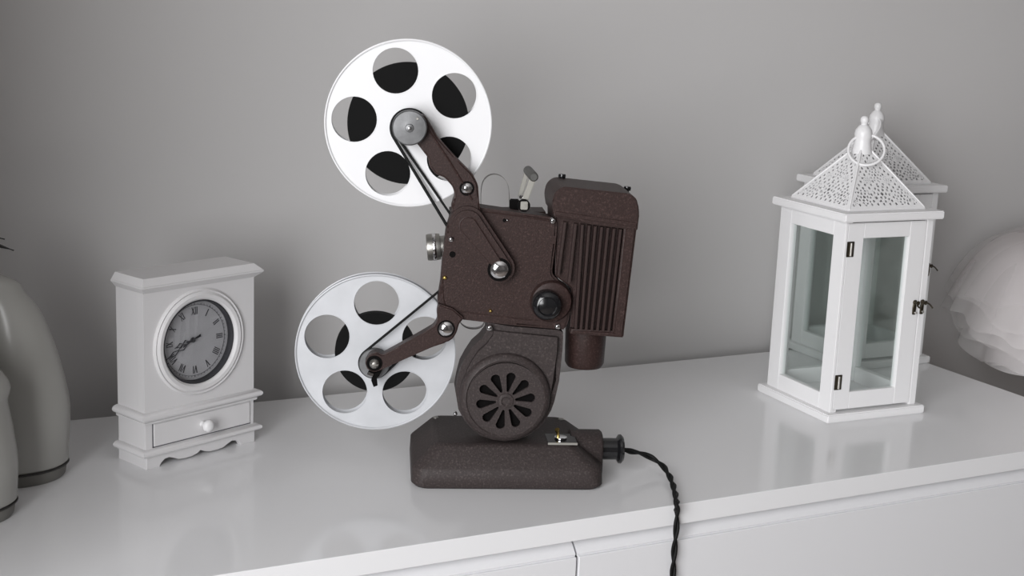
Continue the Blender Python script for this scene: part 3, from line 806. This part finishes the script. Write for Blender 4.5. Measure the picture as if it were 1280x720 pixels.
# pierced roof: four panels cut through with medallions and leaves
ra0, ra1, zr0, zr1 = .0150, S_-.0150, .2165, .2775
def hole(u, v):
    """u across (metres from centre line), v up the slope (metres)"""
    for (mu, mv, mr) in ((0, .0165, .0105), (-.0235, .0135, .0090), (.0235, .0135, .0090), (0, .0385, .0080), (-.0125, .0325, .0048), (.0125, .0325, .0048), (-.0385, .0095, .0050), (.0385, .0095, .0050), (0, .0540, .0040)):
        du, dv = u-mu, v-mv; r = math.hypot(du, dv)
        if r < mr:
            a = math.atan2(dv, du); q_ = r/mr
            if q_ < .20: return True
            if .32 < q_ < .62 and math.cos(6*a) > -.15: return True
            if .74 < q_ < .97 and math.cos(10*a+1.5) > -.10: return True
            return False
    return math.sin(u*820)*math.sin(v*820+1.0) > .34
slope_run = (S_/2-ra0); slope_len = math.hypot(slope_run, zr1-zr0)
def roof_panel():
    b = NB(); NU = 130; NV = 92; top_cut = .90
    vs = {}
    def V(i, j):
        if (i, j) not in vs:
            v = j/NV*top_cut; u = (i/NU*2-1)*(slope_run)*(1-v)
            vs[i, j] = b.verts.new((c_+u, ra0+slope_run*v, zr0+(zr1-zr0)*v))
        return vs[i, j]
    for j in range(NV):
        for i in range(NU):
            v = (j+.5)/NV*top_cut; hw_ = slope_run*(1-v); u = ((i+.5)/NU*2-1)*hw_; vv = v*slope_len
            edge = min(hw_-abs(u), vv)
            if edge > .0030 and v < .84 and hole(u, vv): continue
            b.faces.new((V(i, j), V(i+1, j), V(i+1, j+1), V(i, j+1)))
    return b
rf = None
for k_ in range(4):
    o = obj('roof_panel', place(roof_panel(), turn(k_)), M['white_metal'], lt, 0)
    s = o.modifiers.new('thickness', 'SOLIDIFY'); s.thickness = .0009; s.offset = 1
b = NB()
for k_ in range(4):
    m4 = turn(k_)
    p = m4 @ Vector((ra0, ra0, zr0)); q_ = m4 @ Vector((c_-.004, c_-.004, zr1-.004)); tube(b, [p, q_], .0013, 8)
    p2 = m4 @ Vector((S_-ra0, ra0, zr0)); tube(b, [p, p2], .0011, 8)
obj('roof_edge', b, M['white_metal'], lt, 50)
b = NB(); box(b, ra0-.0012, S_-ra0+.0012, ra0-.0012, S_-ra0+.0012, .2146, .2158, .0003); obj('roof_seat', b, M['white_metal'], lt)
b = NB(); zb = .2662
lathe(b, [(.0098, zb), (.0112, zb+.0004), (.0104, zb+.0030), (.0092, zb+.0080), (.0084, zb+.0130), (.0086, zb+.0165), (.0092, zb+.0205), (.0084, zb+.0245), (.0055, zb+.0285), (.0034, zb+.0300), (.0034, zb+.0315), (.0044, zb+.0335), (.0042, zb+.0365), (.0028, zb+.0385), (0, zb+.0390)], Matrix.Translation((c_, c_, 0)), 40)
fin = obj('bell_finial', b, M['white_metal'], lt, 50)
b = NB(); rr = .0180
t1 = Vector((.77, -.64, 0)); t2 = Vector((.64*.59, .77*.59, .81)).normalized(); cpt = Vector((c_, c_, .2715)) - Vector((.64, .77, 0))*.0115 + t1*.0045
tube(b, [cpt + t1*rr*math.cos(2*math.pi*k_/40) + t2*rr*math.sin(2*math.pi*k_/40) for k_ in range(40)], .0015, 8, closed=True)
obj('ring_handle', b, M['white_metal'], fin, 60)
# the second lantern
LR2 = R(-1); C2 = Vector((1.19629, -.10782, T)); o2 = C2 - Vector((math.cos(LR2), math.sin(LR2), 0))*S_
l2 = copy_tree(lt); l2.location = o2; l2.rotation_euler = (0, 0, LR2)
for ch in l2.children:
    for gc_ in ch.children:
        if gc_.name.startswith('ring_handle'):
            gc_.matrix_local = Matrix.Translation((c_, c_, 0)) @ Matrix.Rotation(R(-62), 4, 'Z') @ Matrix.Translation((-c_, -c_, 0))
l2['label'] = 'white wooden lantern standing behind the other one, mostly hidden, close to the wall'

# ------------------------------------------------------------------ vases
def vase(o, pxs, label, r0, tip):
    """tall vase whose axis curves over to the left; pxs trace its right side, tip = (lean, height, radius) of the mouth"""
    az = math.atan2(o[0]-CAM.x, o[1]-CAM.y)
    f_ = Frame(o, -az); L = sorted([f_.at(*p) for p in pxs], key=lambda q: q[1])
    root = thing('vase', label, 'vase', o, 0); root.rotation_euler = (0, 0, -az)
    zt = tip[1]
    def rad(z): return r0 + (tip[2]-r0)*max(0, z/zt)**1.5
    P = [(r0-.0003, .0135), (r0, .02)] + [q for q in L if q[1] > .025] + [(tip[0]+tip[2], zt)]
    sp_ = spline([Vector((x, z, 0)) for x, z in P], 5)
    st = [(p.x-rad(p.y), p.y, rad(p.y)) for p in sp_]
    def skin(b, st, n=56):
        rings = [[b.verts.new((c+r*math.cos(2*math.pi*k/n), r*.80*math.sin(2*math.pi*k/n), z)) for k in range(n)] for c, z, r in st]
        for a, c in zip(rings, rings[1:]):
            for k in range(n): b.faces.new((a[k], a[(k+1) % n], c[(k+1) % n], c[k]))
        return rings
    b = NB(); inner = [(c, z, max(.002, r-.0028)) for c, z, r in st[::-1]]
    rg = skin(b, [(st[0][0], .0118, st[0][2]-.002)] + st + inner[:-1]); b.faces.new(rg[-1])
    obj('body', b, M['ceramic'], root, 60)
    c0 = st[0][0]
    b = NB(); rg = skin(b, [(c0, .0102, r0-.0050), (c0, .0102, r0-.0012), (c0, .0112, r0-.0001), (c0, .0120, r0-.0004), (c0, .0118, r0-.005)])
    obj('dark_trim', b, M['dark_rim'], root)
    b = NB(); rg = skin(b, [(c0, 0, r0-.0050), (c0, .002, r0-.0035), (c0, .0100, r0-.0022)]); b.faces.new(rg[0]); b.faces.new(rg[-1])
    obj('foot', b, M['foot_grey'], root)
    return root
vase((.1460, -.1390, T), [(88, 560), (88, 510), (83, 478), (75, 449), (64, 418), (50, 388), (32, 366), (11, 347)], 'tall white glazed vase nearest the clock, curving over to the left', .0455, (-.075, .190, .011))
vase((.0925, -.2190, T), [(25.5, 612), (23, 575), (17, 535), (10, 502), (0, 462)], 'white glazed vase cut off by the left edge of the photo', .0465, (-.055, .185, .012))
# dried black leaves in the front vase
br = thing('dried_branch', 'black dried leaf tips poking in from the left edge above the vases', 'branch', (.0375, -.2190, T+.1855), 0)
b = NB(); tube(b, spline([(0, 0, 0), (.006, 0, .02), (.020, .004, .035), (.040, .010, .040)], 6), .0013, 8); obj('stem', b, M['leaf'], br)
def leaf(p0, p1, w):
    p0 = Vector(p0); p1 = Vector(p1); d = p1-p0; n_ = d.cross(Vector((.25, -1, .2))).normalized(); b = NB(); N = 8; A1 = []; A2 = []; A3 = []
    for k_ in range(N+1):
        t = k_/N; c = p0 + d*t + Vector((0, 0, .004*math.sin(math.pi*t))); ww = w*math.sin(math.pi*min(1, .08+t*.92))**.8
        A1.append(b.verts.new(c+n_*ww)); A2.append(b.verts.new(c+Vector((0, -.0012, .0006)))); A3.append(b.verts.new(c-n_*ww))
    for k_ in range(N):
        b.faces.new((A1[k_], A1[k_+1], A2[k_+1], A2[k_])); b.faces.new((A2[k_], A2[k_+1], A3[k_+1], A3[k_]))
    o = obj('leaf', b, M['leaf'], br, 60); s = o.modifiers.new('thickness', 'SOLIDIFY'); s.thickness = .0006
bf = Vector((.0375, -.2190, T+.1855))
def lp(px, py): return on_y(px, py, -.205) - bf
leaf((.030, .010, .038), lp(17.5, 313), .0030)
leaf((.028, .010, .038), lp(6, 299), .0032)
leaf((.024, .008, .036), lp(-14, 268), .0040)
leaf((.010, .003, .026), lp(-60, 300), .0040)

# ------------------------------------------------------------------ tulle dress
DO = Vector((1.436, -.175, T+.02))
dress = thing('tulle_dress', 'white layered tulle skirt hanging at the right edge of the photo beside the sideboard', 'dress', DO, 0)
def skirt(rt_, zt, rb, zb, n_w, amp, seed, m_, flare=1.0, name='tulle_layer'):
    rnd = random.Random(seed); ph = [rnd.uniform(0, 6.28) for _ in range(6)]
    b = NB(); NA, NR = 168, 16; rings = []
    for j in range(NR+1):
        t = j/NR; row = []
        for i in range(NA):
            a = 2*math.pi*i/NA
            w = math.sin(n_w*a+ph[0])*.5 + math.sin((n_w*1.7//1)*a+ph[1])*.3 + math.sin(5*a+ph[2])*.3
            r = rt_ + (rb-rt_)*(t**.5) + amp*w*t*t
            z = zt + (zb-zt)*(.9*t**2.6 + .1*t) + amp*.5*math.sin(n_w*a+ph[3])*t*t + .008*math.sin(3*a+ph[4])*t
            y = r*math.sin(a); x = r*math.cos(a)
            y = min(y, .172) if y > 0 else y
            row.append(b.verts.new((x, y, z)))
        rings.append(row)
    for a, c in zip(rings, rings[1:]):
        for i in range(NA): b.faces.new((a[i], a[(i+1) % NA], c[(i+1) % NA], c[i]))
    o = obj(name, b, m_, dress, 80)
    return o
for i_, (rb_, zb_, al_) in enumerate(((.196, .062, 0), (.212, .046, 0), (.203, .030, 1), (.206, .018, 0), (.190, .004, 1), (.180, -.012, 1), (.170, -.026, 1))):
    skirt(.045, .132-.001*i_, rb_, zb_, (13, 9, 17, 11, 14, 10, 12)[i_], (.007, .010, .006, .010, .008, .009, .007)[i_], 11+i_, M['tulle_dense' if al_ else 'tulle'])
skirt(.044, .126, .160, -.032, 8, .005, 5, M['tulle_solid'], name='skirt_lining')
b = NB(); lathe(b, [(.044, .124), (.046, .15), (.052, .22), (.066, .30), (.062, .33), (.050, .345)], Matrix.Diagonal((1, .75, 1, 1)), 48, cap=False)
o = obj('bodice', b, M['tulle_solid'], dress, 60)
b = NB()
for s in (-1, 1): tube(b, spline([(s*.045, 0, .34), (s*.04, .0, .40), (s*.014, .06, .46), (0, .10, .475)], 6), .003, 6)
tube(b, [(0, .09, .475), (0, .188, .475)], .004, 8)
obj('strap', b, M['tulle_solid'], dress)

hk = thing('wall_hook', 'small white hook on the wall at the right holding the tulle dress', 'hook', (1.436, WY, T+.495), 0)
b = NB(); box(b, -.012, .012, -.004, 0, -.03, .03, .002); obj('hook_plate', b, M['white_metal'], hk)
b = NB(); tube(b, spline([(0, -.003, .01), (0, -.020, -.006), (0, -.034, -.010), (0, -.042, .004)], 6), .003, 8); obj('hook_arm', b, M['white_metal'], hk)
# ------------------------------------------------------------------ light
def area(name, loc, size, size_y, rot, power, col=(1, 1, 1)):
    l = bpy.data.lights.new(name, 'AREA'); l.shape = 'RECTANGLE'; l.size = size; l.size_y = size_y; l.energy = power; l.color = col
    o = bpy.data.objects.new(name, l); C.objects.link(o); o.location = loc; o.rotation_euler = rot; return o
area('window_daylight', (XL-.085, (WY0+WY1)/2, (WZ0+WZ1)/2), WY1-WY0-.1, WZ1-WZ0-.1, (0, R(-90), 0), 66, (.99, .99, 1.0))
l_ = bpy.data.lights['window_daylight']; l_.size, l_.size_y = WZ1-WZ0-.1, WY1-WY0-.1
w = bpy.data.worlds.new('sky'); SC.world = w; w.use_nodes = True
w.node_tree.nodes['Background'].inputs[0].default_value = (.8, .88, 1, 1); w.node_tree.nodes['Background'].inputs[1].default_value = .5
SC.view_settings.view_transform = 'Standard'; SC.view_settings.look = 'None'
SC.view_settings.exposure = 0; SC.view_settings.gamma = 1; SC.view_settings.use_curve_mapping = False
